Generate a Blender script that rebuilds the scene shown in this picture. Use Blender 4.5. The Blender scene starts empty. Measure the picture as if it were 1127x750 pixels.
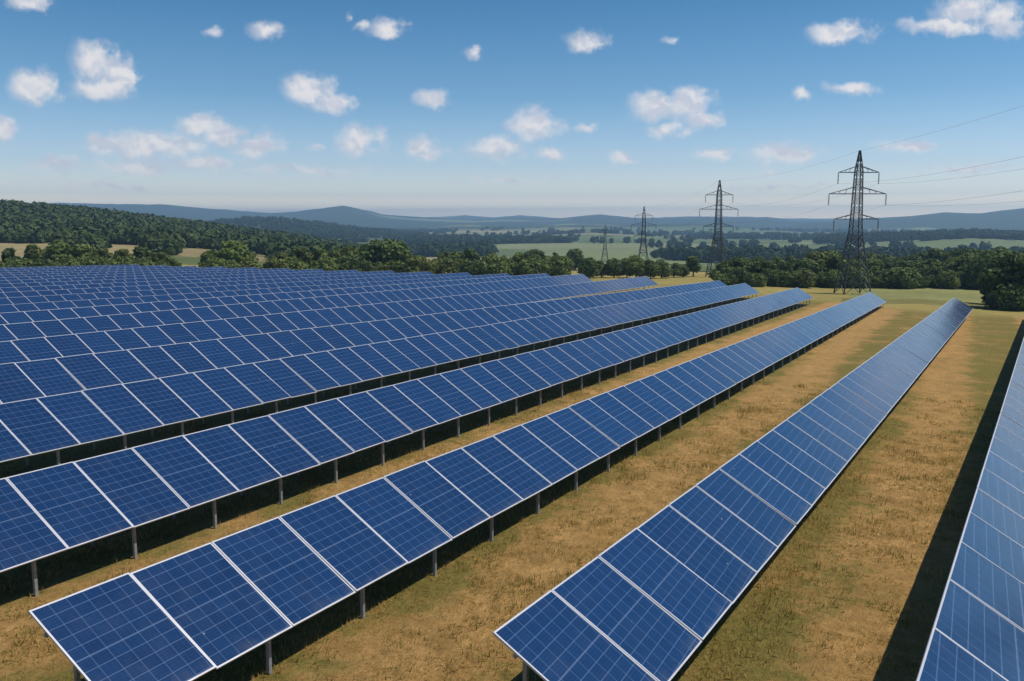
import bpy, math, random
import numpy as np
from mathutils import Vector, Matrix
random.seed(7); rng = np.random.default_rng(7)
S = bpy.context.scene
COL = S.collection
R = math.radians

# ------------------------------------------------------------------ camera
CAM_H = 12.0
YAW, PIT, FPX = 0.48959, 0.14056, 939.24
HZ = 375 - FPX*math.tan(PIT)
cam_d = bpy.data.cameras.new('camera'); cam = bpy.data.objects.new('camera', cam_d); COL.objects.link(cam)
cam.location = (0, 0, CAM_H)
cam.rotation_euler = (math.pi/2 - PIT, 0, YAW)
cam_d.sensor_width = 36; cam_d.lens = 36*FPX/1127
cam_d.clip_start = 0.1; cam_d.clip_end = 60000
S.camera = cam
S.render.resolution_x = 1024; S.render.resolution_y = 681

# ------------------------------------------------------------------ light
SUN_EL, SUN_AZ = R(60), R(62)          # azimuth clockwise from +Y (east of the row direction)
sd = bpy.data.lights.new('sun', 'SUN'); sun = bpy.data.objects.new('sun', sd); COL.objects.link(sun)
sd.energy = 4.3; sd.angle = R(0.5); sd.color = (1.0, 0.93, 0.82)
sv = Vector((math.sin(SUN_AZ)*math.cos(SUN_EL), math.cos(SUN_AZ)*math.cos(SUN_EL), math.sin(SUN_EL)))
sun.rotation_euler = sv.to_track_quat('Z', 'Y').to_euler(); sun.location = (40, 0, 60)

S.view_settings.view_transform = 'Standard'; S.view_settings.look = 'None'
S.view_settings.exposure = 0.12; S.view_settings.gamma = 1.0; S.view_settings.use_curve_mapping = False

cY, sY = math.cos(YAW), math.sin(YAW)
def proj_dir():
    fw = Vector((-sY*math.cos(PIT), cY*math.cos(PIT), -math.sin(PIT)))
    rt = Vector((cY, sY, 0)); up = rt.cross(fw)
    return fw, rt, up

# ------------------------------------------------------------------ node helpers
class NT:
    def __init__(s, tree): s.t = tree; s.n = tree.nodes; s.l = tree.links
    def new(s, typ, ins=None, **kw):
        n = s.n.new(typ)
        for k, v in kw.items(): setattr(n, k, v)
        for k, v in (ins or {}).items():
            if isinstance(v, bpy.types.NodeSocket): s.l.new(v, n.inputs[k])
            else: n.inputs[k].default_value = v
        return n
    def math(s, op, a, b=None, c=None, clamp=False):
        n = s.new('ShaderNodeMath', operation=op); n.use_clamp = clamp
        for i, v in enumerate((a, b, c)):
            if v is None: continue
            if isinstance(v, bpy.types.NodeSocket): s.l.new(v, n.inputs[i])
            else: n.inputs[i].default_value = v
        return n.outputs[0]
    def vm(s, op, a, b=None, c=None):
        n = s.new('ShaderNodeVectorMath', operation=op)
        for i, v in enumerate((a, b, c)):
            if v is None: continue
            if isinstance(v, bpy.types.NodeSocket): s.l.new(v, n.inputs[i])
            else: n.inputs[i].default_value = v
        return n
    def ramp(s, f, lo, hi, a=0., b=1., smooth=True):
        n = s.new('ShaderNodeMapRange', {'Value': f, 'From Min': lo, 'From Max': hi, 'To Min': a, 'To Max': b})
        n.interpolation_type = 'SMOOTHSTEP' if smooth else 'LINEAR'
        return n.outputs[0]
    def mix(s, f, a, b, blend='MIX'):
        n = s.new('ShaderNodeMix', data_type='RGBA', blend_type=blend)
        for k, v in ((0, f), (6, a), (7, b)):
            if isinstance(v, bpy.types.NodeSocket): s.l.new(v, n.inputs[k])
            else: n.inputs[k].default_value = v if k == 0 else (tuple(v)+(1,))[:4]
        return n.outputs[2]
    def noise(s, vec, scale, detail=4, rough=.55, dist=0.):
        return s.new('ShaderNodeTexNoise', {'Vector': vec, 'Scale': scale, 'Detail': detail, 'Roughness': rough, 'Distortion': dist})

# ------------------------------------------------------------------ world: Nishita sky and small fair-weather clouds
w = bpy.data.worlds.new('World'); S.world = w; w.use_nodes = True
N = NT(w.node_tree); N.n.clear()
sky = N.new('ShaderNodeTexSky', sky_type='NISHITA'); sky.sun_disc = False
sky.sun_elevation = SUN_EL; sky.sun_rotation = SUN_AZ; sky.altitude = 300
sky.air_density = 1.0; sky.dust_density = 0.6; sky.ozone_density = 3.0
tc = N.new('ShaderNodeTexCoord'); dirv = tc.outputs['Generated']
FW, RT, UP = proj_dir()
fwd0 = Vector((-sY, cY, 0))
# horizontal tangent plane of the sky facing the far end of the rows (a fixed compass direction)
df = N.vm('DOT_PRODUCT', dirv, tuple(fwd0)).outputs['Value']
du = N.vm('DOT_PRODUCT', dirv, tuple(RT)).outputs['Value']
dz = N.vm('DOT_PRODUCT', dirv, (0, 0, 1)).outputs['Value']
dfc = N.math('MAXIMUM', df, 0.02)
u = N.math('DIVIDE', du, dfc); v = N.math('DIVIDE', dz, dfc)
uv = N.new('ShaderNodeCombineXYZ', {'X': u, 'Y': v}).outputs[0]
n1 = N.noise(uv, 26, 5, .6); n2 = N.noise(uv, 90, 4, .6)
wv = N.vm('MULTIPLY_ADD', n1.outputs['Color'], (.040, .026, 0), (-.020, -.013, 0)).outputs[0]
wv2 = N.vm('MULTIPLY_ADD', n2.outputs['Color'], (.007, .006, 0), (-.0035, -.003, 0)).outputs[0]
uvw = N.vm('ADD', N.vm('ADD', uv, wv).outputs[0], wv2).outputs[0]
CLOUDS = [(35,4,25,10,.15),(38,97,23,15,.0),(106,70,24,18,.0),(115,98,32,11,.05),(132,86,15,18,.0),
 (236,33,20,7,.42),(290,36,20,11,.2),(385,18,9,9,.55),(424,34,21,12,.15),(398,28,16,7,.5),(521,57,15,8,.3),
 (645,45,22,12,.15),(740,45,24,8,.6),(340,98,25,15,.05),(366,112,28,10,.1),(474,109,22,9,.15),(3,140,12,12,.1),
 (165,160,64,14,.05),(222,138,27,10,.05),(246,150,22,13,.05),(282,160,25,14,.12),(105,152,10,9,.3),(122,158,18,9,.15),
 (150,182,50,9,.25),(60,182,40,13,.35),(225,180,64,9,.32),(395,154,26,17,.1),(345,162,17,7,.5),(463,160,20,12,.15),(474,170,18,9,.2),
 (588,137,30,16,.1),(545,164,34,13,.2),(605,168,20,9,.25),(645,141,15,6,.25),(685,175,17,8,.25),
 (722,117,24,15,.05),(755,116,26,15,.05),(770,130,22,10,.1),(735,143,27,8,.2),(787,168,24,8,.2),(862,168,38,12,.12),(840,188,16,6,.55),
 (940,98,32,8,.2),(884,105,12,9,.35),(925,36,30,11,.05),(1062,14,32,16,.05),(1045,30,52,8,.1),(1104,22,22,16,.05),
 (1000,160,42,9,.28),(1065,186,60,9,.38),(330,188,120,9,.5),(120,205,130,9,.55),(560,200,110,8,.55),(850,205,150,8,.6),
 (1250,60,60,26,0),(1330,150,80,18,.1),(-130,60,60,24,0),(-210,150,90,18,.1),(300,-90,60,26,0),(900,-70,70,24,0),(600,-190,80,34,0)]
dmin = None
for cx, cy, rx, ry, off in CLOUDS:
    d = FW + RT*((cx-563.5)/FPX) + UP*((375-cy)/FPX)
    f = d.dot(fwd0); cu = d.dot(RT)/f; cv = d.z/f
    rx = rx*1.38/FPX; ry = ry*1.40/FPX
    ln = N.vm('LENGTH', N.vm('MULTIPLY_ADD', uvw, (1/rx, 1/ry, 0), (-cu/rx, -cv/ry, 0)).outputs[0]).outputs['Value']
    if off: ln = N.math('ADD', ln, off)
    if dmin is None: dmin = ln
    else:
        m = N.new('ShaderNodeMath', {0: dmin, 1: ln, 2: .18}, operation='SMOOTH_MIN'); dmin = m.outputs[0]
n3 = N.noise(uv, 52, 5, .56)
dn = N.math('ADD', dmin, N.math('MULTIPLY', N.math('SUBTRACT', n3.outputs[0], .5), 1.1))
cm = N.ramp(dn, 1.10, .30)
cm = N.math('MULTIPLY', cm, N.ramp(df, .05, .2))
up1 = N.vm('ADD', uvw, (-.002, -.006, 0)).outputs[0]
rel = N.math('SUBTRACT', N.noise(up1, 34, 2, .5).outputs[0], N.noise(uvw, 34, 2, .5).outputs[0])
cshade = N.ramp(rel, -.10, .09)
ccol = N.mix(cshade, (5.0, 5.1, 5.7), (6.9, 6.6, 6.5))
skyc = sky.outputs[0]
# deep blue aloft, milky towards the horizon, like the dry summer air of the place
tr = N.new('ShaderNodeValToRGB', {'Fac': N.ramp(dz, 0., .30, smooth=False)})
e = tr.color_ramp.elements; e[0].position = 0.; e[0].color = (4.0, 3.2, 2.4, 1); e[1].position = 1.; e[1].color = (.19, .45, .63, 1)
for p_, c_ in ((.09, (1.45, 1.30, 1.28, 1)), (.20, (.98, .99, 1.08, 1)), (.45, (.52, .73, .85, 1)), (.75, (.29, .57, .71, 1))):
    q_ = e.new(p_); q_.color = c_
skyc = N.mix(1.0, skyc, tr.outputs[0], 'MULTIPLY')
tot = N.mix(N.math('MULTIPLY', cm, .9), skyc, ccol)
bg = N.new('ShaderNodeBackground', {'Color': tot, 'Strength': 0.12})
out = N.new('ShaderNodeOutputWorld'); N.l.new(bg.outputs[0], out.inputs[0])

# ------------------------------------------------------------------ rows, measured
G3, G4, ZH, ZL, WD, PL, SP, X0 = -0.00568, -0.02852, 3.33610, 1.37735, 3.23193, 2.79699, 11.43459, 3.20469
ROWD = [
[-1.9552, 0.0717, 0.3127, 0.1637, 0.0633, 20.5418, 0.5543, -0.0009],
[0.531, 0.0478, -0.2094, -0.1125, 0.0674, 15.7248, -0.0313, 0.0015],
[1.1187, 0.0113, -0.1913, -0.1708, -0.0606, 11.3511, -0.0815, -0.0019],
[1.5811, -0.0099, -0.0042, 0.0539, 0.0313, 17.2194, -0.2206, -0.0014],
[-0.0086, -0.009, 0.1581, 0.0206, -0.0633, 26.8543, -0.2209, -0.0009],
[-0.6088, 0.0235, -0.0658, 0.0384, 0.0382, 20.0, 0.0, -0.0],
[-0.3197, -0.0266, 0.0, 0.054, 0.0, 20.0, 0.0, 0.0007],
[-0.1928, -0.0584, 0.0, 0.0376, 0.0, 20.0, 0.0, 0.0013],
[-0.1457, -0.0457, 0.0, 0.0329, 0.0, 20.0, 0.0, 0.0012]]
def rowq(n):
    if n < len(ROWD): return ROWD[n]
    return [-.2, -.04, .0, .03, 0, 0, -.2, 0]
def devslope(r):
    vals = [rowq(i)[7] for i in range(10)]
    return np.interp(r, range(10), vals)

# ------------------------------------------------------------------ terrain
def smooth(e0, e1, x):
    t = np.clip((x-e0)/(e1-e0), 0, 1); return t*t*(3-2*t)
def hash2(i, j, s=0):
    h = np.sin(i*127.1 + j*311.7 + s*74.7)*43758.5453
    return h - np.floor(h)
def vnoise(x, y, s=0):
    xi, yi = np.floor(x), np.floor(y); xf, yf = x-xi, y-yi
    xf = xf*xf*(3-2*xf); yf = yf*yf*(3-2*yf)
    return (hash2(xi,yi,s)*(1-xf)+hash2(xi+1,yi,s)*xf)*(1-yf)+(hash2(xi,yi+1,s)*(1-xf)+hash2(xi+1,yi+1,s)*xf)*yf
def fbm(x, y, s=0, o=4):
    t = 0; a = .5
    for k in range(o): t = t+a*vnoise(x*2**k, y*2**k, s+k); a *= .5
    return t
RIDGES = [ # distance, front width, back width, [(px, y px)]
 ('F', 980, 620, 700, [(-900,222),(-300,224),(0,232),(60,236),(100,240),(150,246),(200,251),(250,257),(300,264),(350,272),(400,283),(430,300)], 8),
 ('M', 3000, 1100, 900, [(150,262),(200,250),(240,246),(270,243),(310,243),(350,248),(400,254),(450,259),(520,264),(580,275)], 10),
 ('Q', 3900, 1300, 900, [(500,270),(560,262),(610,255),(650,252),(700,256),(760,257),(850,254),(900,258),(980,270)], 10),
 ('E', 2100, 900, 900, [(800,290),(860,272),(900,266),(960,263),(1020,260),(1070,258),(1127,261),(1300,257),(1800,255)], 8),
 ('B', 8200, 3300, 2300, [(-900,232),(-300,228),(0,228),(40,226),(70,224),(130,226),(180,225),(230,231),(300,236),(330,233),(378,227),(420,236),(450,239),(520,242.5),(560,240.5),(610,240.5),(660,237),(700,240.5),(760,240),(845,239.5),(880,243),(1000,248),(1300,252)], 50),
 ('D', 5300, 1500, 1500, [(330,262),(400,256),(450,251),(500,248),(560,249.5),(620,246),(690,248),(760,246),(820,249),(880,256),(950,264)], 36),
 ('A', 11500, 2800, 2000, [(-900,240),(400,243),(470,240),(512,237),(545,240),(572,237),(620,241),(760,238),(850,240),(1300,243)], 60),
 ('C', 6300, 2300, 2000, [(820,255),(880,246),(940,242),(1000,239),(1040,234.5),(1080,235),(1127,230),(1200,226),(1500,224),(1900,230)], 40),
]
def lat(x):
    return np.where(np.asarray(x) > -80, G3*np.asarray(x), -80*G3 + .004*(np.asarray(x)+80))
def terrain(x, y):
    x = np.asarray(x, float); y = np.asarray(y, float)
    L = cY*x + sY*y; D = -sY*x + cY*y; Rr = np.hypot(x, y)
    r = np.clip((X0-x)/SP, 0, 9)
    zp = lat(np.clip(x,-260,120)) + G4*np.clip(y,-60,260) + devslope(r)*np.clip(y, 0, 190)
    zf = np.interp(Rr, [0,215,320,500,780,1000,1400,4000,20000], [-6,-6.4,-9,-16,-28,-37,-42,-48,-50])
    zf = zf + 3*smooth(300, 900, Rr)*(fbm(x/300, y/300, 5)-.5)
    lft = smooth(-60, -220, L)*(1-smooth(500, 1200, Rr))
    zf = zf*(1-.55*lft)
    z = zp*(1-smooth(190, 330, Rr)) + zf*smooth(190, 330, Rr)
    az = np.arctan2(L, D); px = 563.5 + FPX*1.01*np.tan(np.clip(az, -1.25, 1.25))
    ca = np.cos(np.clip(az, -1.25, 1.25))
    for nm, D0, wf, wb, prof, rough in RIDGES:
        P = np.array(prof, float)
        yy = np.interp(px, P[:,0], P[:,1]); zt = CAM_H - (yy-HZ)/FPX*D0
        DD = Rr*np.maximum(ca, .35)
        DD = DD + rough*6*(fbm(x/(rough*40), y/(rough*40), 11)-.5)
        g = np.where(DD < D0, smooth(D0-wf, D0, DD), 1-smooth(D0, D0+wb, DD))
        edge = smooth(P[0,0]-60, P[0,0], px)*(1-smooth(P[-1,0], P[-1,0]+60, px))
        zr = z + np.maximum(zt-z, 0)*g*edge + rough*.75*(fbm(x/(rough*9), y/(rough*9), 3)-.5)*g*edge*(np.where(DD<D0,1,1))
        z = np.maximum(z, zr) if nm != 'F' else zr
    return z
def tz(x, y): return float(terrain(np.array([x]), np.array([y]))[0])
def at(px, D):
    L = (px-563.5)/FPX*(D*.99+2.5)
    return L*cY - D*sY, L*sY + D*cY
def cellrand(x, y, sc, s=0, ax=1.0, rot=.35):
    xr = x*math.cos(rot)+y*math.sin(rot); yr = -x*math.sin(rot)+y*math.cos(rot)
    X = xr/sc/ax; Y = yr/sc
    xi, yi = np.floor(X), np.floor(Y)
    best = np.full(X.shape, 9.); b2 = best.copy(); idv = np.zeros(X.shape)
    for a in (-1,0,1):
        for b in (-1,0,1):
            cx = xi+a+hash2(xi+a, yi+b, s+1); cy = yi+b+hash2(xi+a, yi+b, s+2)
            d = np.hypot(X-cx, Y-cy); h = hash2(xi+a, yi+b, s+3)
            near = d < best
            b2 = np.where(near, best, np.minimum(b2, d)); idv = np.where(near, h, idv); best = np.where(near, d, best)
    return idv, b2-best
def zone_info(x, y):
    """id of the land parcel, distance to its edge, forest mask"""
    L = cY*x + sY*y; D = -sY*x + cY*y; Rr = np.hypot(x, y)
    az = np.arctan2(L, D); px = 563.5 + FPX*1.01*np.tan(np.clip(az, -1.25, 1.25))
    idv, ed = cellrand(x, y, 330, 0, 1.6)
    idf, edf = cellrand(x, y, 620, 9, 1.9)
    far = Rr > 5200
    idv = np.where(far, idf, idv); ed = np.where(far, edf, ed)
    forest = (idv < np.where((px > 480) & (Rr < 3300), .20, .34))
    onF = (px < 425) & (Rr > 430) & (Rr < 1900)
    Rw = Rr*np.cos(np.clip(az,-1.2,1.2))
    hole = (px > -400) & (fbm(x/140, y/140, 21) < .33) & (Rw < 720)
    forest = np.where(onF, (Rw > 480+90*(fbm(x/90, y/90, 2)-.5)) & ~hole, forest)
    for (a, b, D1, D2) in ((-260,62,430,585),(108,154,400,600),(186,300,380,560),(300,440,380,480)):
        forest = np.where((px > a+8*fbm(x/60,y/60,8)) & (px < b+10*fbm(x/60,y/60,9)) & (Rw > D1) & (Rw < D2+60*(fbm(x/50,y/50,12)-.5)), False, forest)
    forest = np.where((px > 540) & (Rr > 1000) & (Rr < 1750) & (idv > .10), False, forest)
    hill = Rr > 5000
    forest = np.where(hill, idv < np.where(Rr > 5500, .92, .66), forest)
    # three pale meadows on the slope left of the middle, one on the right
    for (a, b, D1, D2) in ((243,310,2150,2600),(308,378,1900,2250),(400,448,2000,2350),(985,1200,1480,1840),(600,640,2900,3200)):
        forest = np.where((px > a) & (px < b) & (Rw > D1) & (Rw < D2), False, forest)
    band = (px > 230) & (px < 470) & (Rw > 2350) & (Rw < 3300)
    forest = forest | band
    forest = forest | ((px > 900) & (Rw > 1850) & (Rw < 2400))
    return idv, ed, forest, px, Rr

# ground sheet (polar grid round the viewpoint, fine inside the view)
azs = np.concatenate([np.linspace(-180, -48, 60, endpoint=False), np.linspace(-48, 48, 1000, endpoint=False), np.linspace(48, 180, 60, endpoint=False)])
azs = np.radians(azs)
rad = [0.0, 3, 6]
while rad[-1] < 14400: rad.append(rad[-1] + max(.45, rad[-1]*.0165))
rad = np.array(rad)
nA, nR = len(azs), len(rad)
AA, RR_ = np.meshgrid(azs, rad)
Lg = RR_*np.sin(AA); Dg = RR_*np.cos(AA)
gx = Lg*cY - Dg*sY; gy = Lg*sY + Dg*cY
gz = terrain(gx.ravel(), gy.ravel()).reshape(gx.shape)
gz = gz + .05*(fbm(gx/1.7, gy/1.7, 31)-.5)*(RR_ < 260)
co = np.stack([gx, gy, gz], -1).reshape(-1, 3)
ii, jj = np.meshgrid(np.arange(nR-1), np.arange(nA), indexing='ij')
j2 = (jj+1) % nA
faces = np.stack([ii*nA+jj, ii*nA+j2, (ii+1)*nA+j2, (ii+1)*nA+jj], -1).reshape(-1, 4)
faces = faces[:, ::-1]
def mesh_np(name, co, faces, smooth_=False):
    me = bpy.data.meshes.new(name)
    k = faces.shape[1]
    me.vertices.add(len(co)); me.vertices.foreach_set('co', np.ascontiguousarray(co, np.float32).ravel())
    me.loops.add(faces.size); me.loops.foreach_set('vertex_index', np.ascontiguousarray(faces, np.int32).ravel())
    me.polygons.add(len(faces)); me.polygons.foreach_set('loop_start', np.arange(len(faces), dtype=np.int32)*k)
    me.polygons.foreach_set('use_smooth', np.full(len(faces), smooth_))
    me.update(calc_edges=True); me.validate()
    return me
gme = mesh_np('ground', co, faces, True)
fx, fy = co[:,0], co[:,1]
idv, ed, forest, pxg, Rg = zone_info(fx, fy)
pal = np.array([[.10,.145,.05],[.14,.18,.06],[.21,.23,.10],[.16,.20,.075],[.36,.30,.15],[.12,.16,.055],[.24,.26,.12]])
colr = pal[(np.floor(idv*53)%7).astype(int)]
colr[forest] = [.022,.040,.016]
nearm = (Rg < 420)
colr[nearm] = [.36,.285,.085]
# wheat and pasture strips under the wooded hill
strip = (Rg > 420) & (pxg < 700) & (Rg < 900) & ~forest
sidx = np.floor(fbm(fx/160, fy/160, 41)*5.9).astype(int) % 2
colr[strip] = np.where(sidx[strip][:,None] == 0, [.30,.24,.12], [.11,.135,.045])
# the mown pasture beyond the rows on the right
past = (pxg > 940) & (Rg > 215) & (Rg < 300)
band_ = (pxg > 930) & (Rg > 196) & (Rg < 216)
colr[band_] = [.20,.18,.055]
wheat = (Rg > 380) & (Rg < 900) & ~forest & ((pxg < 64) | ((pxg > 100) & (pxg < 175)))
colr[wheat] = [.36,.29,.15]
colr[past] = [.27,.27,.095]
mead = (pxg > 600) & (Rg > 700) & (Rg < 1500) & ~forest
colr[mead] = [.21,.25,.10]
rough_ = (Rg > 5000) & ~forest
colr[rough_] = [.20,.24,.12]
ca = gme.color_attributes.new('zone', 'FLOAT_COLOR', 'POINT')
ca.data.foreach_set('color', np.concatenate([colr, np.ones((len(colr),1))], 1).astype(np.float32).ravel())
rr_ = (X0 - fx)/SP
lane = rr_ - np.floor(rr_)       # 0 at the raised edge of a row, going left
at_f = gme.attributes.new('farness', 'FLOAT', 'POINT')
yend = np.interp(rr_, [0,1,2,5,8,12,20], [170,164,186,199,198,193,184])
fm = np.maximum(smooth(0, 14, fy-yend), smooth(20.6, 21.6, rr_))
at_f.data.foreach_set('value', fm.astype(np.float32))
gob = bpy.data.objects.new('ground', gme); COL.objects.link(gob); gob['kind'] = 'structure'

def principled(name):
    m = bpy.data.materials.new(name); m.use_nodes = True
    n = NT(m.node_tree); b = m.node_tree.nodes['Principled BSDF']
    return m, n, b
gm, N, B = principled('dry_meadow')
P = N.new('ShaderNodeNewGeometry').outputs['Position']
zone = N.new('ShaderNodeAttribute', attribute_name='zone').outputs['Color']
lane_ = N.math('FRACT', N.math('MULTIPLY', N.math('SUBTRACT', X0, N.math('ADD', N.new('ShaderNodeSeparateXYZ', {0: P}).outputs[0], N.math('MULTIPLY', N.math('SUBTRACT', N.noise(P, .35, 3, .6).outputs[0], .5), 3.5))), 1/SP))
farf = N.new('ShaderNodeAttribute', attribute_name='farness').outputs['Fac']
nb = N.noise(P, .22, 6, .62).outputs[0]
nm = N.noise(P, 1.1, 6, .65).outputs[0]
Pst = N.vm('MULTIPLY', P, (1, .5, 1)).outputs[0]
nf = N.noise(Pst, 6, 6, .78, .6).outputs[0]
nff = N.noise(P, 34, 3, .7).outputs[0]
lane_g = N.math('ABSOLUTE', N.math('SUBTRACT', lane_, .40))      # middle of the aisle
lane_m = N.ramp(lane_g, .06, .30)                             # 0 dry centre, 1 green sides
greenf = N.math('ADD', N.math('MULTIPLY', nb, 1.1), N.math('MULTIPLY', nm, .9))
greenf = N.math('ADD', greenf, N.math('MULTIPLY', lane_m, .36))
greenf = N.ramp(greenf, 1.06, 1.38)
dry = N.mix(N.ramp(nm, .3, .7), (.43,.250,.082), (.74,.435,.160))
dry = N.mix(N.ramp(nf, .3, .75), N.mix(.5, dry, (.15,.095,.030)), dry)
grn = N.mix(N.ramp(nf, .3, .7), (.080,.092,.015), (.205,.195,.042))
near = N.mix(N.math('MULTIPLY', greenf, .82), dry, grn)
near = N.mix(N.ramp(nff, .35, .7), N.mix(.5, near, (.07,.052,.014)), near)
zn = N.noise(P, .035, 6, .65).outputs[0]; zn2 = N.noise(P, .45, 6, .7).outputs[0]
farc = N.mix(N.ramp(zn, .3, .7), N.mix(.30, zone, (.03,.04,.012)), zone)
farc = N.mix(N.ramp(zn2, .3, .75), N.mix(.35, farc, (.05,.05,.016)), farc)
colx = N.mix(farf, near, farc)
N.l.new(colx, B.inputs['Base Color']); B.inputs['Roughness'].default_value = .95; B.inputs['Specular IOR Level'].default_value = .15
bh = N.math('ADD', N.math('MULTIPLY', nf, .6), N.math('MULTIPLY', nff, .4))
bmp = N.new('ShaderNodeBump', {'Height': bh, 'Strength': 1.0, 'Distance': .12})
N.l.new(bmp.outputs[0], B.inputs['Normal'])
gme.materials.append(gm)

# ------------------------------------------------------------------ simple materials
def simple(name, col, rough=.5, metal=0., spec=.5, var=0., nscale=3., col2=None, objvar=0.):
    m, n, b = principled(name)
    b.inputs['Roughness'].default_value = rough; b.inputs['Metallic'].default_value = metal; b.inputs['Specular IOR Level'].default_value = spec
    tco = n.new('ShaderNodeTexCoord').outputs['Object']
    nz = n.noise(tco, nscale, 5, .6).outputs[0]
    c = n.mix(n.ramp(nz, .35, .7), col, col2 or tuple(v*(1-var) for v in col))
    if objvar:
        rnd = n.new('ShaderNodeObjectInfo').outputs['Random']
        c = n.mix(n.math('MULTIPLY', rnd, objvar), c, tuple(v*.35 for v in col))
    n.l.new(c, b.inputs['Base Color'])
    return m
M_FRAME = simple('brushed_aluminium', (.56,.56,.60), .42, .35, .5, .12, 2.)
M_POST = simple('galvanised_steel', (.36,.37,.38), .55, .4, .5, .3, 6.)
M_BACK = simple('panel_backsheet', (.10,.10,.11), .6, 0, .4, .1)
M_PYL = simple('weathered_lattice_steel', (.075,.08,.085), .6, .3, .4, .3, 1.)
M_INS = simple('glazed_insulator', (.10,.085,.08), .3, 0, .5, .2, 4.)
M_WIRE = simple('conductor_aluminium', (.13,.135,.14), .5, .5, .4, .1)

def solar_mat():
    m, n, b = principled('blue_polycrystalline_cells')
    uvn = n.new('ShaderNodeUVMap').outputs[0]
    sx = n.new('ShaderNodeSeparateXYZ', {0: uvn}); U, V = sx.outputs[0], sx.outputs[1]
    def lines(c, k, wd):
        f = n.math('FRACT', n.math('MULTIPLY', c, k)); d = n.math('ABSOLUTE', n.math('SUBTRACT', f, .5))
        return n.ramp(d, .5-wd, .5-wd*.35)
    lu = lines(U, 6, .045); lv = lines(V, 10, .060)
    bus = lines(V, 40, .055); fing = lines(U, 18, .05)
    mid = n.ramp(n.math('ABSOLUTE', n.math('SUBTRACT', V, .5)), .010, .006)
    objr = n.new('ShaderNodeObjectInfo').outputs['Random']
    cid = n.new('ShaderNodeCombineXYZ', {0: n.math('FLOOR', n.math('MULTIPLY', U, 6)), 1: n.math('FLOOR', n.math('MULTIPLY', V, 10)), 2: n.math('MULTIPLY', objr, 97)}).outputs[0]
    wn = n.new('ShaderNodeTexWhiteNoise', {'Vector': cid}).outputs['Value']
    vor = n.new('ShaderNodeTexVoronoi', {'Vector': n.new('ShaderNodeCombineXYZ', {0: n.math('MULTIPLY', U, 6), 1: n.math('MULTIPLY', V, 10), 2: n.math('MULTIPLY', objr, 31)}).outputs[0], 'Scale': 5.}).outputs['Color']
    vv = n.new('ShaderNodeSeparateXYZ', {0: vor}).outputs[0]
    t = n.math('ADD', n.math('ADD', n.math('MULTIPLY', wn, .35), n.math('MULTIPLY', vv, .25)), n.math('MULTIPLY', objr, .4))
    c = n.mix(t, (.0024,.0170,.066), (.0048,.0300,.106))
    c = n.mix(n.math('MULTIPLY', bus, .10), c, (.14,.20,.32))
    c = n.mix(n.math('MULTIPLY', fing, .06), c, (.14,.20,.32))
    c = n.mix(n.math('MULTIPLY', lu, .26), c, (.13,.20,.34))
    c = n.mix(n.math('MULTIPLY', lv, .34), c, (.13,.20,.34))
    c = n.mix(n.math('MULTIPLY', mid, .13), c, (.24,.31,.44))
    dust = n.noise(n.new('ShaderNodeNewGeometry').outputs['Position'], 1.3, 4, .6).outputs[0]
    c = n.mix(n.ramp(dust, .4, .9, 0, .02), c, (.22,.22,.22))
    soil = n.math('MULTIPLY', n.ramp(V, .90, 1.0), n.ramp(dust, .35, .7))
    c = n.mix(n.math('MULTIPLY', soil, .10), c, (.26,.24,.20))
    spot = n.new('ShaderNodeTexVoronoi', {'Vector': n.new('ShaderNodeNewGeometry').outputs['Position'], 'Scale': .9}).outputs['Distance']
    c = n.mix(n.ramp(spot, .035, .022, 0, .5), c, (.5,.5,.47))
    n.l.new(c, b.inputs['Base Color'])
    b.inputs['Roughness'].default_value = .22
    n.l.new(n.ramp(dust, .3, .8, .15, .20), b.inputs['Roughness'])
    b.inputs['IOR'].default_value = 2.0; b.inputs['Specular IOR Level'].default_value = .5
    return m
M_CELL = solar_mat()

# ------------------------------------------------------------------ mesh helper
class MB:
    def __init__(s): s.v = []; s.f = []; s.m = []; s.uv = {}
    def box(s, o, a, b, c, mi=0):
        """box from corner o spanned by vectors a, b, c"""
        o, a, b, c = Vector(o), Vector(a), Vector(b), Vector(c)
        if a.cross(b).dot(c) < 0: a, b = b, a
        k = len(s.v)
        s.v += [o, o+a, o+a+b, o+b, o+c, o+a+c, o+a+b+c, o+b+c]
        s.f += [(k,k+3,k+2,k+1),(k+4,k+5,k+6,k+7),(k,k+1,k+5,k+4),(k+1,k+2,k+6,k+5),(k+2,k+3,k+7,k+6),(k+3,k,k+4,k+7)]
        s.m += [mi]*6
    def bar(s, p, q, wd, up=Vector((0,0,1)), mi=0, wd2=None):
        p, q = Vector(p), Vector(q); d = q-p
        x = d.cross(up)
        if x.length < 1e-4: x = d.cross(Vector((0,1,0)))
        x.normalize(); y = d.cross(x).normalized()
        h = wd/2; g = (wd2 or wd)/2
        s.box(p-x*h-y*g, x*2*h, y*2*g, d, mi)
        return s
    def build(s, name, mats, parent=None, uvs=None):
        me = bpy.data.meshes.new(name); me.from_pydata([tuple(p) for p in s.v], [], s.f)
        for m in (mats if isinstance(mats, (list, tuple)) else [mats]): me.materials.append(m)
        me.polygons.foreach_set('material_index', s.m); me.update()
        o = bpy.data.objects.new(name, me); COL.objects.link(o)
        if parent: o.parent = parent
        return o
def empty(name, loc, label=None, cat=None, group=None):
    o = bpy.data.objects.new(name, None); COL.objects.link(o); o.location = loc
    if label: o['label'] = label
    if cat: o['category'] = cat
    if group: o['group'] = group
    return o
def child(name, me, parent, loc=(0,0,0)):
    o = bpy.data.objects.new(name, me); COL.objects.link(o); o.parent = parent; o.location = loc
    return o

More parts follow.
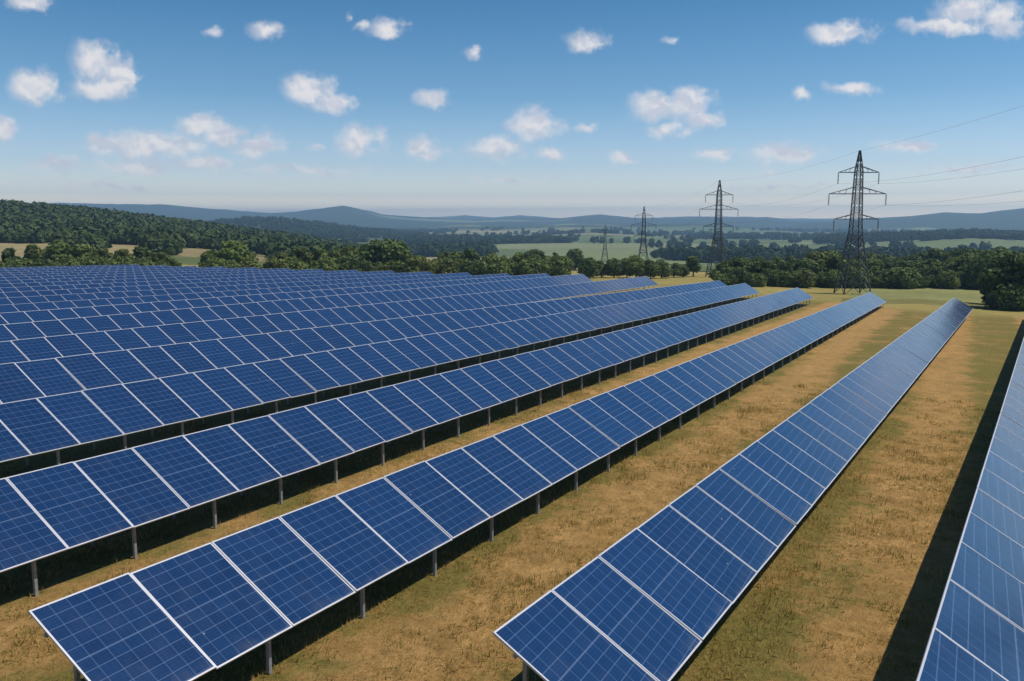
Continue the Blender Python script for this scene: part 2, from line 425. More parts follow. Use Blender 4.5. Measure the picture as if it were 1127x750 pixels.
# ------------------------------------------------------------------ solar rows
ROW_LABELS = {
 0: 'solar panel row at the right edge with the long dark shadow along its left side',
 1: 'long solar panel row with narrow steep panels, first one left of the right edge row',
 2: 'solar panel row whose near end corner sits in the lower left corner, on pale posts',
 3: 'solar panel row right behind the lower left one, cut by the left edge',
}
ORD = {4:'third',5:'fourth',6:'fifth',7:'sixth',8:'seventh',9:'eighth',10:'ninth',11:'tenth',12:'eleventh',13:'twelfth',14:'thirteenth',15:'fourteenth',16:'fifteenth',17:'sixteenth',18:'seventeenth',19:'eighteenth'}
ENDY = {0:170, 1:164, 2:185.5, 3:185, 4:193.5, 5:198, 6:202, 7:200, 8:197.5}
NROW = 21
for k_ in range(9, NROW): ENDY[k_] = 197 - (k_-9)*1.2
for n in range(NROW):
    q = rowq(n)
    wd, p = WD+q[2], PL+q[6]
    zh, zl = ZH+q[3], ZL+q[4]
    def P3(s, Y, z=None, q=q, n=n, wd=wd, zh=zh, zl=zl):
        """s 0..1 from the raised to the low edge"""
        x = X0 - n*SP + q[0] + s*wd + q[1]*(Y-40)
        return Vector((x, Y, (zh+(zl-zh)*s if z is None else z) + float(lat(x)) + (G4+q[7])*Y))
    if n in (1, 2): k0 = 0
    elif n == 0: k0 = -5
    elif n in (3, 4): k0 = -4
    else:
        Ys = n*6.55 - 5 - (2 if n > 8 else 0)*p; k0 = 0
    Y0 = q[5] if n < 5 else Ys
    Yst = Y0 + k0*p
    cnt = int(round((ENDY[n]-Yst)/p)); cnt = min(cnt, 100)
    A = P3(0, Yst); root_loc = P3(.5, Yst); root_loc.z = tz(root_loc.x, root_loc.y)
    if n in ROW_LABELS: lab = ROW_LABELS[n]
    elif n == NROW-1: lab = 'farthest solar panel row, thin line under the left hedge trees'
    else: lab = f'{ORD[n]} solar panel row behind the one whose near end fills the lower left corner' if False else f'{ORD[n-1] if n>4 else "second"} solar panel row counted leftward from the one filling the lower left corner'
    root = empty('solar_panel_row', root_loc, lab, 'solar panels', 'parallel rows of solar panels in the field')
    step = P3(0, Yst+p) - A
    ru = step.normalized()                         # along the row
    dv = P3(1, Yst) - A; slope_len = dv.length
    nv = ru.cross(dv).normalized()
    if nv.z < 0: nv = -nv
    gap = .03 if n < 3 else .022
    U_ = step - ru*gap; th = .05; fw_ = .046 if n < 9 else .032
    # glass with cells
    glass = MB(); o = ru*fw_*.5 + dv.normalized()*fw_*.5 + nv*-.008
    a = U_ - ru*fw_; b = dv - dv.normalized()*fw_
    glass.box(o - nv*.012, a, b, nv*.012, 0)
    me = bpy.data.meshes.new('solar_panel')
    vs = [o-nv*.02, o+a-nv*.02, o+a+b-nv*.02, o+b-nv*.02, o, o+a, o+a+b, o+b]
    fs = [(0,3,2,1),(4,5,6,7),(0,1,5,4),(1,2,6,5),(2,3,7,6),(3,0,4,7)]
    if ru.cross(dv).z < 0: fs = [f[::-1] for f in fs]
    def frame_mb():
        f = MB(); dn = dv.normalized(); z0 = -nv*th
        f.box(z0, U_, dn*fw_, nv*th); f.box(z0+dv-dn*fw_, U_, dn*fw_, nv*th)
        f.box(z0+dn*fw_, ru*fw_, dv-dn*2*fw_, nv*th*.98); f.box(z0+U_-ru*fw_+dn*fw_, ru*fw_, dv-dn*2*fw_, nv*th*.98)
        f.box(z0+U_-ru*.01+nv*.004, ru*(gap+.02), dv, nv*.008)      # strip added under the joint to block sunlight slits in the row shadow
        return f
    far_row = n >= 9
    if far_row:
        f = frame_mb(); base = len(vs)
        vs = vs + f.v; fs = fs + [tuple(i+base for i in ff) for ff in f.f]
    me.from_pydata([tuple(x) for x in vs], [], fs)
    me.materials.append(M_CELL); me.materials.append(M_BACK); me.materials.append(M_FRAME)
    uvl = me.uv_layers.new(name='UVMap')
    au, bu = a.length, b.length
    for pi, poly in enumerate(me.polygons):
        poly.material_index = 0 if pi == 1 else (1 if pi < 6 else 2)
        for li in poly.loop_indices:
            vi = me.loops[li].vertex_index; d = Vector(vs[vi]) - o
            uvl.data[li].uv = (d.dot(ru)/au, d.dot(dv.normalized())/bu)
    fme = None
    if not far_row:
        fo = frame_mb().build('frame', M_FRAME); fme = fo.data; bpy.data.objects.remove(fo)
    off = A - root_loc
    rr = random.Random(n)
    for k in range(cnt):
        jit = Vector((0, 0, rr.uniform(-.012, .012)))
        po = child('solar_panel', me, root, off + step*k + jit)
        po.rotation_euler = (rr.uniform(-.006, .006), rr.uniform(-.007, .007), 0)
        if fme: child('frame', fme, po)
    # rails, posts, rafters
    rl = MB(); rail_t = .09
    for s in (.2, .8):
        rl = MB(); a0 = P3(s, Yst) - nv*(th+.055) - root_loc; b0 = P3(s, Yst+cnt*p-gap) - nv*(th+.055) - root_loc
        if not far_row or s == .8:
            rl.bar(a0, b0, rail_t, nv).build('rail', M_POST, root)
    pstep = p*1.5
    npost = int((cnt*p - .8)/pstep)+1
    npost = min(npost, 48 if not far_row else 60)
    post_cache = {}
    for j in range(npost):
        Y = Yst + .55*p*.5 + j*pstep + (p*.35 if n > 2 else .1)
        for s, sname in (((wd-(1.15 if n < 2 else .38))/wd, 'f'), (.14, 'b')):
            if far_row and sname == 'b': continue
            top = P3(s, Y) - nv*(th+.11); x, yy = top.x, top.y
            bot = Vector((x, yy, tz(x, yy)-.15))
            m = MB(); t = .105; h = (top-bot).length
            # open C-profile post
            m.box((-t/2, -t/2, 0), (t, 0, 0), (0, .02, 0), (0, 0, h)); m.box((-t/2, -t/2+.02, 0), (.02, 0, 0), (0, t-.02, 0), (0, 0, h)); m.box((t/2-.02, -t/2+.02, 0), (.02, 0, 0), (0, t-.02, 0), (0, 0, h))
            key = (sname, round(h, 1))
            if key not in post_cache:
                ob = m.build('post', M_POST, root); post_cache[key] = ob.data
            else: ob = child('post', post_cache[key], root)
            ob.location = bot - root_loc; ob.rotation_euler.z = math.atan2(ru.y, ru.x) - math.pi/2 + math.pi/2
        if not far_row:
            if 'raf' not in post_cache:
                m = MB(); c0 = P3(.04, Y); a1 = -nv*(th+.155); m.bar(a1, P3(.96, Y)-c0+a1, .07, nv, wd2=.11)
                ob = m.build('rafter', M_POST, root); post_cache['raf'] = ob.data
            else: ob = child('rafter', post_cache['raf'], root)
            ob.location = P3(.04, Y) - root_loc

# ------------------------------------------------------------------ pylons
def pylon_parts():
    parts = []
    # tower: half width by height
    hw = lambda z: float(np.interp(z, [0, 15.4, 20, 31, 36], [3.4, 1.25, 1.05, .75, .12]))
    for sx in (-1, 1):
        for sy in (-1, 1):
            m = MB(); zs = [0, 15.4, 20, 31, 36]
            for z0, z1 in zip(zs[:-1], zs[1:]):
                m.bar((sx*hw(z0), sy*hw(z0), z0), (sx*hw(z1), sy*hw(z1), z1), .26 if z0 < 15 else .2)
            parts.append(('leg', m, M_PYL, None))
    m = MB(); lv = [2.8, 6.2, 9.2, 11.8, 13.8, 15.4]
    z = 15.4
    while z < 34: z += 1.75; lv.append(min(z, 35))
    for i, (z0, z1) in enumerate(zip(lv[:-1], lv[1:])):
        a, b = hw(z0), hw(z1); t = .13 if z0 < 15 else .10
        for (p, q) in (((-1,-1),(1,-1)),((1,-1),(1,1)),((1,1),(-1,1)),((-1,1),(-1,-1))):
            m.bar((p[0]*a,p[1]*a,z0), (q[0]*b,q[1]*b,z1), t); m.bar((q[0]*a,q[1]*a,z0), (p[0]*b,p[1]*b,z1), t)
            if i % 2 == 0: m.bar((p[0]*a,p[1]*a,z0), (q[0]*a,q[1]*a,z0), t*1.2)
    a = hw(0); b = hw(2.8)
    for (p, q) in (((-1,-1),(1,-1)),((1,-1),(1,1)),((1,1),(-1,1)),((-1,1),(-1,-1))):
        mid = Vector(((p[0]+q[0])/2*b, (p[1]+q[1])/2*b, 2.8))
        m.bar((p[0]*a,p[1]*a,0), mid, .12); m.bar((q[0]*a,q[1]*a,0), mid, .12)
    parts.append(('bracing', m, M_PYL, None))
    tips = []
    for zc, L, rise in ((30.6, 5.1, 1.5), (25.3, 7.2, 1.7), (19.0, 5.6, 1.2)):
        m = MB(); h = hw(zc)
        for sx in (-1, 1):
            for sy in (-1, 1):
                m.bar((sx*h, sy*h, zc), (sx*L, 0, zc), .17)
                m.bar((sx*h*.8, sy*h*.8, zc+rise), (sx*L, 0, zc), .13)
            for t in (.3, .55, .78):
                xa = h+(L-h)*t
                m.bar((sx*xa, 0, zc+rise*(1-t)), (sx*(xa+.35), 0, zc), .09)
                m.bar((sx*xa, -h*(1-t), zc), (sx*xa, h*(1-t), zc), .09)
        ins = []
        for sx in (-1, 1):
            k = MB(); k.bar((sx*L, 0, zc), (sx*L, 0, zc-2.7), .10)
            for e in range(9): k.box((sx*L-.14, -.14, zc-.45-e*.24), (.28,0,0), (0,.28,0), (0,0,.10))
            k.bar((sx*L, -.35, zc-2.75), (sx*L, .35, zc-2.75), .12)
            ins.append(k); tips.append((sx*L, zc-2.8))
        parts.append(('cross_arm', m, M_PYL, ins))
    return parts, tips
PP, TIPS = pylon_parts()
PYL = [(938, 218), (789, 322), (708, 505), (666, 790)]
pyl_lab = {0: 'tallest nearest steel lattice pylon standing behind the far row ends at right',
 1: 'second steel lattice pylon, mid height, between the tallest and the thin distant ones',
 2: 'thin distant lattice pylon left of the mid height one',
 3: 'smallest faintest lattice pylon, leftmost of the line'}
cache = []
PLOC = []
locs = []
for px, D in PYL:
    x, y = at(px, D); locs.append((x, y, tz(x, y)))
x, y = at(1552, 70); locs.insert(0, (x, y, tz(x, y)))
dirl = Vector((locs[1][0]-locs[2][0], locs[1][1]-locs[2][1], 0)).normalized()
ang = math.atan2(sY, cY)
for i, l in enumerate(locs):
    lab = 'steel lattice pylon out past the right edge, nearest end of the power line' if i == 0 else pyl_lab[i-1]
    root = empty('pylon', l, lab, 'pylon', 'lattice pylons of the power line')
    root.rotation_euler.z = ang
    for pi, (nm, m, mat, ins) in enumerate(PP):
        if i == 0:
            ob = m.build(nm, mat, root); cache.append(ob.data); c2 = []
            if ins:
                for k in ins: c2.append(k.build('insulator', M_INS, ob).data)
            cache[-1] = (ob.data, c2)
        else:
            ob = child(nm, cache[pi][0], root)
            for c in cache[pi][1]: child('insulator', c, ob)
wire_lab = ['left wire of the top arms', 'right wire of the top arms', 'left wire of the widest middle arms', 'right wire of the widest middle arms', 'left wire of the lowest arms', 'right wire of the lowest arms', 'single top wire over the pylon peaks']
rtv = Vector((math.cos(ang), math.sin(ang), 0))
for wi in range(7):
    tx, tzv = TIPS[wi] if wi < 6 else (0, 36)
    pts = []
    far = Vector(at(640, 1250)); extra = (far.x, far.y, tz(far.x, far.y))
    LL = locs
    for a, b in zip(LL[:-1], LL[1:]):
        A = Vector(a)+rtv*tx+Vector((0,0,tzv)); Bv = Vector(b)+rtv*tx+Vector((0,0,tzv))
        span = (Bv-A).length; sag = span*(.030 if wi < 6 else .018)*(.5 if a == LL[0] else 1)
        for k in range(24):
            t = k/24; p = A.lerp(Bv, t); p.z -= sag*4*t*(1-t); pts.append(p)
    pts.append(Bv)
    cv = bpy.data.curves.new('power_line', 'CURVE'); cv.dimensions = '3D'
    sp = cv.splines.new('POLY'); sp.points.add(len(pts)-1)
    o0 = pts[0]
    for k, p in enumerate(pts): sp.points[k].co = (*(p-o0), 1)
    cv.bevel_depth = .015; cv.bevel_resolution = 1
    tmp = bpy.data.objects.new('tmp', cv); COL.objects.link(tmp)
    me = bpy.data.meshes.new_from_object(tmp.evaluated_get(bpy.context.evaluated_depsgraph_get()))
    bpy.data.objects.remove(tmp); me.materials.clear(); me.materials.append(M_WIRE)
    ob = bpy.data.objects.new('power_line', me); COL.objects.link(ob); ob.location = o0
    ob['label'] = 'thin overhead power line, the ' + wire_lab[wi]; ob['category'] = 'cable'; ob['group'] = 'overhead wires strung between the pylons'

# ------------------------------------------------------------------ trees
def leaf_mat(name, c1, c2):
    m, n, b = principled(name)
    gi = n.new('ShaderNodeNewGeometry'); oi = n.new('ShaderNodeObjectInfo').outputs['Random']
    nz = n.noise(n.new('ShaderNodeTexCoord').outputs['Object'], .9, 4, .6).outputs[0]
    ri = n.math('ADD', n.math('MULTIPLY', nz, .6), n.math('MULTIPLY', gi.outputs['Random Per Island'], .4))
    c = n.mix(n.ramp(ri, .3, .75), c1, c2)
    c = n.mix(n.math('MULTIPLY', oi, .38), c, tuple(v*.45 for v in c1))
    n.l.new(c, b.inputs['Base Color']); b.inputs['Roughness'].default_value = .7; b.inputs['Specular IOR Level'].default_value = .25
    tr = n.new('ShaderNodeBsdfTranslucent', {'Color': c})
    mx = n.new('ShaderNodeMixShader', {0: .25}); n.l.new(b.outputs[0], mx.inputs[1]); n.l.new(tr.outputs[0], mx.inputs[2])
    o = [x for x in m.node_tree.nodes if x.type == 'OUTPUT_MATERIAL'][0]; n.l.new(mx.outputs[0], o.inputs[0])
    return m
M_LEAF = [leaf_mat('mid_green_foliage', (.105,.155,.036), (.215,.255,.064)), leaf_mat('dark_green_foliage', (.072,.115,.030), (.145,.195,.052)), leaf_mat('olive_green_foliage', (.110,.140,.032), (.210,.235,.060))]
M_BARK = simple('grey_brown_bark', (.09,.07,.05), .9, 0, .2, .4, 5.)
def crown_mesh(seed, shape, nleaf, mat, size=.045):
    """unit tree: height 1, crown made of many leaf-clump faces"""
    r = np.random.default_rng(seed)
    if shape == 'round': lobes = 11; hw_, z0, z1 = .36, .20, .98
    elif shape == 'wide': lobes = 14; hw_, z0, z1 = .55, .08, .96
    elif shape == 'tall': lobes = 10; hw_, z0, z1 = .24, .12, 1.0
    else: lobes = 13; hw_, z0, z1 = .75, .0, .95
    cs = []
    for i in range(lobes):
        t = (i+.5)/lobes; z = z0 + (z1-z0)*(.16 + .72*t)
        prof = math.sin(math.pi*min(max((z-z0)/(z1-z0), .12), .92)**.8)
        a = r.uniform(0, 6.283); rr = hw_*.62*prof*r.uniform(.4, 1.05)
        cs.append((rr*math.cos(a), rr*math.sin(a), z, hw_*r.uniform(.34, .56)*(.55+.5*prof)))
    cs = np.array(cs)
    wts = cs[:,3]**2; idx = r.choice(lobes, nleaf, p=wts/wts.sum())
    d = r.normal(size=(nleaf,3)); d /= np.linalg.norm(d, axis=1)[:,None]
    rad_ = cs[idx,3]*(r.uniform(.55, 1, nleaf)**.5)*(1+.14*np.sin(d[:,0]*7+idx)+.10*np.sin(d[:,2]*11+idx*2))
    c = cs[idx,:3] + d*rad_[:,None]*np.array([1,1,.85]); c[:,2] = np.clip(c[:,2], .01, None)
    nrm = d*.9 + r.normal(size=(nleaf,3))*.55; nrm /= np.linalg.norm(nrm, axis=1)[:,None]
    ta = np.cross(nrm, r.normal(size=(nleaf,3))); ta /= np.linalg.norm(ta, axis=1)[:,None]; tb = np.cross(nrm, ta)
    s = size*r.uniform(.5, 1.25, nleaf)[:,None]
    V = np.stack([c-ta*s, c-tb*s*.8, c+ta*s, c+tb*s*.8], 1).reshape(-1,3)
    F = np.arange(nleaf*4).reshape(-1,4)
    me = mesh_np('crown', V, F); me.materials.append(mat)
    return me, cs
def trunk_mesh(cs, h0=0.):
    m = bpy.data.meshes.new('trunk'); v = []; f = []
    def limb(p, q, r0, r1):
        p, q = Vector(p), Vector(q); d = (q-p).normalized(); x = d.orthogonal().normalized(); y = d.cross(x); k = len(v)
        for (c, r_) in ((p, r0), (p.lerp(q, .5)+x*r0*.4, (r0+r1)/2), (q, r1)):
            for a in range(6): v.append(tuple(c + (x*math.cos(a*1.047)+y*math.sin(a*1.047))*r_))
        for g in (0, 6):
            for a in range(6): f.append((k+g+a, k+g+(a+1)%6, k+g+6+(a+1)%6, k+g+6+a))
    limb((0,0,-.04), (.01,.01,.5), .035, .018)
    for c in cs[1:8]: limb((.0,.0,float(c[2])*.45), tuple(float(t) for t in c[:3]), .014, .004)
    m.from_pydata(v, [], f); m.materials.append(M_BARK)
    return m
PROTO = []
k = 0
for shape, nl in (('round',3800),('wide',4200),('tall',3200),('bush',3000)):
    for mi in (0, 1, 2):
        me, cs = crown_mesh(100+k, shape, nl, M_LEAF[mi], .042 if shape != 'bush' else .06); k += 1
        PROTO.append((shape, mi, me, trunk_mesh(cs)))
def tree(px, D, ytop, shape, mi, label, group, wscale=1., minh=3.):
    x, y = at(px, D); z = tz(x, y); zt = CAM_H - (ytop-HZ)/FPX*D
    h = max(zt-z, minh)
    _, _, cme, tme = random.choice([p for p in PROTO if p[0] == shape and p[1] == mi])
    nm = 'shrub' if shape == 'bush' else 'broadleaf_tree'
    root = empty(nm, (x, y, z), label, 'bush' if shape == 'bush' else 'tree', group)
    root.rotation_euler.z = random.uniform(0, 6.28); s = h*wscale
    root.scale = (s*random.uniform(.9,1.15), s*random.uniform(.9,1.15), h)
    child('crown', cme, root); child('trunk', tme, root)
rt_ = random.Random(3)
GL = 'hedgerow trees behind the left part of the solar field'
left = [(12,272),(38,268),(68,262),(92,268),(112,272),(135,273),(156,271),(176,276),(190,283),(236,273),(255,262),(272,276),(306,276),(330,271),(352,270),(368,276),(386,270),(404,276),
        (460,282),(482,283),(500,276),(518,273),(540,279),(556,282),(570,277),(588,280),(604,281),(622,280)]
for i, (px, yt) in enumerate(left):
    D = 288 + rt_.uniform(-5, 12) if px < 470 else 315 + rt_.uniform(-8, 10)
    tree(px, D, yt, rt_.choice(['round','wide','round']), rt_.choice([0,1,0,2]), 'green tree in the hedgerow directly behind the left part of the solar field', GL, 1.15)
tree(416, 284, 262, 'wide', 1, 'big dark green tree, left one of the touching pair tallest in the hedgerow', GL, 1.0)
tree(432, 287, 261, 'wide', 1, 'big dark green tree, right one of the touching pair tallest in the hedgerow', GL, 1.0)
for i in range(46):
    px = -60 + i*15 + rt_.uniform(-5, 5)
    if 192 < px < 222 or 278 < px < 292 or px > 640: continue
    D = 276 + rt_.uniform(-3, 5) if px < 470 else 304 + rt_.uniform(-4, 4)
    tree(px, D, 284 + rt_.uniform(-3, 4), 'bush', rt_.choice([0,2,0,1]), 'low shrub filling the hedge at the foot of the trees behind the solar field', 'low shrubs of the left hedge', 1., 2.)
for i in range(30):
    px = -40 + i*23 + rt_.uniform(-7, 7)
    if px > 660 or (190 < px < 225): continue
    D = 420 + rt_.uniform(-40, 60)
    if px < 66 or 98 < px < 160: continue
    tree(px, D, (273 if px < 250 else 275) + rt_.uniform(-4, 5), rt_.choice(['round','wide','tall']), rt_.choice([1,0,1]), 'darker tree in the second line behind the front hedgerow, below the hills', 'second line of trees behind the left hedgerow', 1.15, 5)
# middle: small bushes and the lone tree
for px, yt, b in ((648,282,296),(662,285,296),(676,283,298),(690,284,298),(700,281,300),(716,284,300),(728,286,301),(742,288,302),(752,290,302)):
    tree(px, 305+rt_.uniform(-8,8), yt, 'wide', rt_.choice([0,1,2]), 'small round bush in the gap between the left hedgerow and the pylon', 'small bushes in the meadow gap', 1.1, 2.5)
tree(763, 330, 281, 'round', 1, 'lone small dark tree left of the mid height pylon', None, 1.2)
# right side hedge
right = [(797,287,262),(812,281,262),(832,283,262),(848,286,260),(866,287,258),(884,283,258),(905,274,262),(918,277,258),(934,284,262),(960,284,266),(976,288,262),(990,284,266),(1006,285,264),(1024,283,262),(1040,288,262),(1052,284,262),(1066,278,258),(1082,279,250),(1094,272,246)]
for px, yt, D in right:
    mi = 2 if px == 905 else rt_.choice([0,1,0])
    tree(px, D, yt, rt_.choice(['round','wide','wide']), mi, 'bright green taller tree left of the big pylon legs' if px == 905 else 'green tree in the hedge behind the right ends of the panel rows', None if px == 905 else 'hedge trees behind the right row ends', 1.25)
for i in range(34):
    px = 790 + i*9.5 + rt_.uniform(-4, 4)
    tree(px, 248 + rt_.uniform(-4, 4), 297 + rt_.uniform(-4, 5), 'bush', rt_.choice([0,0,1,2]), 'low shrub along the foot of the hedge beyond the right row ends', 'low shrubs of the right hedge', 1.0, 2.)
for i in range(24):
    px = 860 + i*13 + rt_.uniform(-5, 5)
    tree(px, 360 + rt_.uniform(-30, 40), 279 - 6*(px > 1010) + rt_.uniform(-4, 5), rt_.choice(['round','wide']), rt_.choice([1,1,0]), 'tree in the second dark line behind the right hedge', 'second line of trees behind the right hedge', 1.2, 4)
big = [(1112,172,275,'wide',1,1.05,'large dark tree at the right edge beside the pasture'),
       (1102,186,284,'round',0,1.1,'smaller green tree in front of the dark trees by the pasture corner')]
for px, D, yt, sh, mi, ws, lab in big: tree(px, D, yt, sh, mi, lab, 'large trees at the right edge', ws)
for px, D in ((1100,174),(1112,168),(1126,170)):
    tree(px, D, 313, 'bush', 1, 'low dark shrub under the large trees at the right edge', 'shrubs under the large right edge trees', 1., 2.)

# ------------------------------------------------------------------ woods too many to count
def ico_blob(seed):
    import bmesh
    bm = bmesh.new(); bmesh.ops.create_icosphere(bm, subdivisions=1, radius=1)
    v = np.array([p.co[:] for p in bm.verts]); f = np.array([[q.index for q in p.verts] for p in bm.faces]); bm.free()
    r = np.random.default_rng(seed); v = v*(.80+r.uniform(-.16, .16, (len(v),1)))*[1,1,.9]; v[:,2] += .55
    # three sub-crowns of rough leaf clumps over a solid core
    nq = 110; d = r.normal(size=(nq,3)); d /= np.linalg.norm(d, axis=1)[:,None]; d[:,2] = np.where(d[:,2] < -.35, -d[:,2], d[:,2])
    lob = 1+.16*np.sin(3*np.arctan2(d[:,1], d[:,0])+seed)+.10*np.sin(5*d[:,2]+seed*2)
    c = d*(.86*lob*r.uniform(.86, 1.1, nq))[:,None]*[1,1,.9]; c[:,2] += .55
    nr = d+r.normal(size=(nq,3))*.5; nr /= np.linalg.norm(nr, axis=1)[:,None]
    ta = np.cross(nr, r.normal(size=(nq,3))); ta /= np.linalg.norm(ta, axis=1)[:,None]; tb = np.cross(nr, ta); sz = r.uniform(.13, .27, nq)[:,None]
    q = np.stack([c-ta*sz, c-tb*sz, c+ta*sz, c+tb*sz], 1).reshape(-1,3); b0 = len(v)
    qi = np.arange(nq)*4+b0
    f = np.concatenate([f, np.stack([qi, qi+1, qi+2], 1), np.stack([qi, qi+2, qi+3], 1)])
    return np.concatenate([v, q]), f
BL = [ico_blob(i) for i in range(6)]
def woods(name, label, cat, pts, hmin, hmax, mat):
    V = []; F = []; base = 0
    for i, (x, y, z) in enumerate(pts):
        v, f = BL[rng.integers(6)]
        h = rng.uniform(hmin, hmax)*.62; wdt = h*rng.uniform(.75, 1.15); a = rng.uniform(0, 6.28); c, s = math.cos(a), math.sin(a)
        P_ = np.stack([(v[:,0]*c-v[:,1]*s)*wdt+x, (v[:,0]*s+v[:,1]*c)*wdt+y, v[:,2]*h+z], -1)
        V.append(P_); F.append(f+base); base += len(v)
    V = np.concatenate(V); F = np.concatenate(F)
    me = mesh_np(name, V, F); me.materials.append(mat)
    ob = bpy.data.objects.new(name, me); COL.objects.link(ob); ob['label'] = label; ob['category'] = cat; ob['kind'] = 'stuff'
def wood_mat(name, c1, c2):
    m, n, b = principled(name)
    gi = n.new('ShaderNodeNewGeometry')
    nz = n.noise(gi.outputs['Position'], .07, 4, .6).outputs[0]
    ri = n.math('ADD', n.math('MULTIPLY', nz, .85), n.math('MULTIPLY', gi.outputs['Random Per Island'], .18))
    n.l.new(n.mix(n.ramp(ri, .3, .75), c1, c2), b.inputs['Base Color']); b.inputs['Roughness'].default_value = .9; b.inputs['Specular IOR Level'].default_value = .1
    bm_ = n.new('ShaderNodeBump', {'Height': n.noise(gi.outputs['Position'], 1.2, 4, .7).outputs[0], 'Strength': 1., 'Distance': 1.2}); n.l.new(bm_.outputs[0], b.inputs['Normal'])
    return m
M_WOOD = wood_mat('wooded_hill_canopy', (.040,.068,.024), (.110,.148,.052))
M_WOOD2 = wood_mat('far_wood_canopy', (.020,.042,.018), (.055,.085,.034))
def scatter(n, R0, R1, A0, A1, cond):
    r = np.sqrt(rng.uniform(R0**2, R1**2, n)); a = np.radians(rng.uniform(A0, A1, n))
    L = r*np.sin(a); D = r*np.cos(a); x = L*cY-D*sY; y = L*sY+D*cY
    k = cond(x, y); x, y = x[k], y[k]
    return np.stack([x, y, terrain(x, y)], -1)
def cF(x, y):
    idv, ed, fo, px, Rr = zone_info(x, y); return fo & (px < 425) & (px > -600)
ptsF = scatter(9500, 430, 1250, -46, -7, cF)
woods('hillside_wood', 'dark green wood covering the long hill behind the left trees', 'wood', ptsF, 7, 13, M_WOOD)
def cV(x, y):
    idv, ed, fo, px, Rr = zone_info(x, y)
    return (Rr > 1000) & ~((px < 425) & (Rr < 1900)) & (fo | ((ed < .030) & (vnoise(x/120, y/120, 77) > .45))) & (Rr < 4600)
ptsV = np.concatenate([scatter(10000, 1000, 2400, -40, 40, cV), scatter(11000, 2400, 4600, -40, 40, cV)])
woods('valley_woods', 'hazy dark woods and hedges scattered through the far valley', 'wood', ptsV, 11, 19, M_WOOD2)

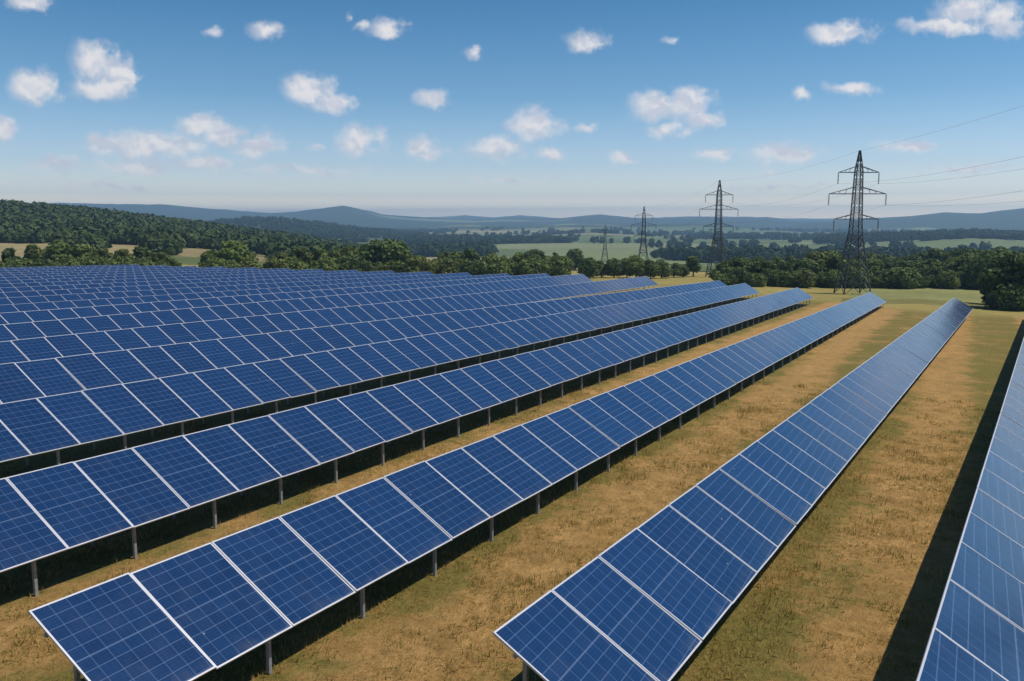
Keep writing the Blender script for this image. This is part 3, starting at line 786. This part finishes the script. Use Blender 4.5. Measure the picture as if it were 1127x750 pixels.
# ------------------------------------------------------------------ grass blades near the rows
def grass():
    n = 70000
    y = rng.uniform(9, 62, n); x = rng.uniform(-40, 12, n)
    k = (fbm(x/2.2, y/2.2, 51) + rng.uniform(-.25, .25, n)) > .36
    L = cY*x+sY*y; D = -sY*x+cY*y
    k &= (np.abs(L) < D*.68) & (D > 12)
    x, y = x[k], y[k]; z = terrain(x, y); n = len(x)
    # taller tufts: in clumps, and along the posts where the mower does not reach
    n2 = 60000; y2 = rng.uniform(9, 75, n2); x2 = rng.uniform(-46, 14, n2)
    L2 = cY*x2+sY*y2; D2 = -sY*x2+cY*y2
    ln2 = (X0 - x2)/SP; ln2 = ln2 - np.floor(ln2)
    edge2 = np.exp(-((ln2-.74)/.06)**2) + .6*np.exp(-((ln2-.0)/.05)**2)
    k2 = (np.abs(L2) < D2*.68) & (D2 > 12) & ((fbm(x2/1.1, y2/1.1, 63) + rng.uniform(-.1, .1, n2) > .60) | (rng.uniform(0, 1, n2) < edge2*.75))
    x2, y2 = x2[k2], y2[k2]
    xs = np.concatenate([x, x2]); ys = np.concatenate([y, y2]); zs = terrain(xs, ys)
    big = np.concatenate([np.ones(len(x)), np.full(len(x2), 2.7)]); n = len(xs); x, y, z = xs, ys, zs
    V = []; nb_ = 6
    for b in range(nb_):
        a = rng.uniform(0, 6.283, n); h = rng.uniform(.03, .10, n)*big; lean = rng.uniform(.03, .14, n)*big**.5; wv_ = rng.uniform(.007, .015, n)*big**.5
        ox = x+rng.normal(0, .06, n)*big; oy = y+rng.normal(0, .06, n)*big
        dx, dy = np.cos(a), np.sin(a)
        p0 = np.stack([ox-dy*wv_, oy+dx*wv_, z-.02], -1); p1 = np.stack([ox+dy*wv_, oy-dx*wv_, z-.02], -1); p2 = np.stack([ox+dx*lean, oy+dy*lean, z+h], -1)
        V.append(np.stack([p0, p1, p2], 1))
    V = np.concatenate(V).reshape(-1, 3); F = np.arange(len(V)).reshape(-1, 3)
    me = mesh_np('grass', V, F)
    m, nn, b = principled('dry_grass_blades')
    gi = nn.new('ShaderNodeNewGeometry'); nz = nn.noise(gi.outputs['Position'], .5, 4, .6).outputs[0]
    ri = nn.math('ADD', nn.math('MULTIPLY', nz, .8), nn.math('MULTIPLY', gi.outputs['Random Per Island'], .35))
    nn.l.new(nn.mix(nn.ramp(ri, .4, .8), (.18,.155,.030), (.55,.37,.13)), b.inputs['Base Color']); b.inputs['Roughness'].default_value = .8; b.inputs['Specular IOR Level'].default_value = .2
    tr_ = nn.new('ShaderNodeBsdfTranslucent'); nn.l.new(b.inputs['Base Color'].links[0].from_socket, tr_.inputs[0])
    mx_ = nn.new('ShaderNodeMixShader', {0: .5}); nn.l.new(b.outputs[0], mx_.inputs[1]); nn.l.new(tr_.outputs[0], mx_.inputs[2])
    nn.l.new(mx_.outputs[0], [q for q in m.node_tree.nodes if q.type == 'OUTPUT_MATERIAL'][0].inputs[0])
    me.materials.append(m)
    ob = bpy.data.objects.new('grass', me); COL.objects.link(ob); ob['kind'] = 'stuff'; ob['label'] = 'dry grass tufts growing between the panel rows'; ob['category'] = 'grass'
grass()

# ------------------------------------------------------------------ haze
zmin = float(gz.min()) - 1.5
mb = MB(); E = 14500
mb.box((-E, -E, zmin), (2*E,0,0), (0,2*E,0), (0,0, float(gz.max())+40-zmin))
hm = bpy.data.materials.new('valley_haze'); hm.use_nodes = True
hn = NT(hm.node_tree); hm.node_tree.nodes.clear()
pv = hn.new('ShaderNodeVolumePrincipled', {'Color': (.44,.71,1.0,1), 'Density': HAZE if 'HAZE' in globals() else 1.35e-4, 'Anisotropy': 0.2})
ho = hn.new('ShaderNodeOutputMaterial'); hn.l.new(pv.outputs[0], ho.inputs['Volume'])
hz = mb.build('haze', hm); hz['kind'] = 'stuff'; hz['label'] = 'thin blue haze hanging over the valley'; hz['category'] = 'haze'
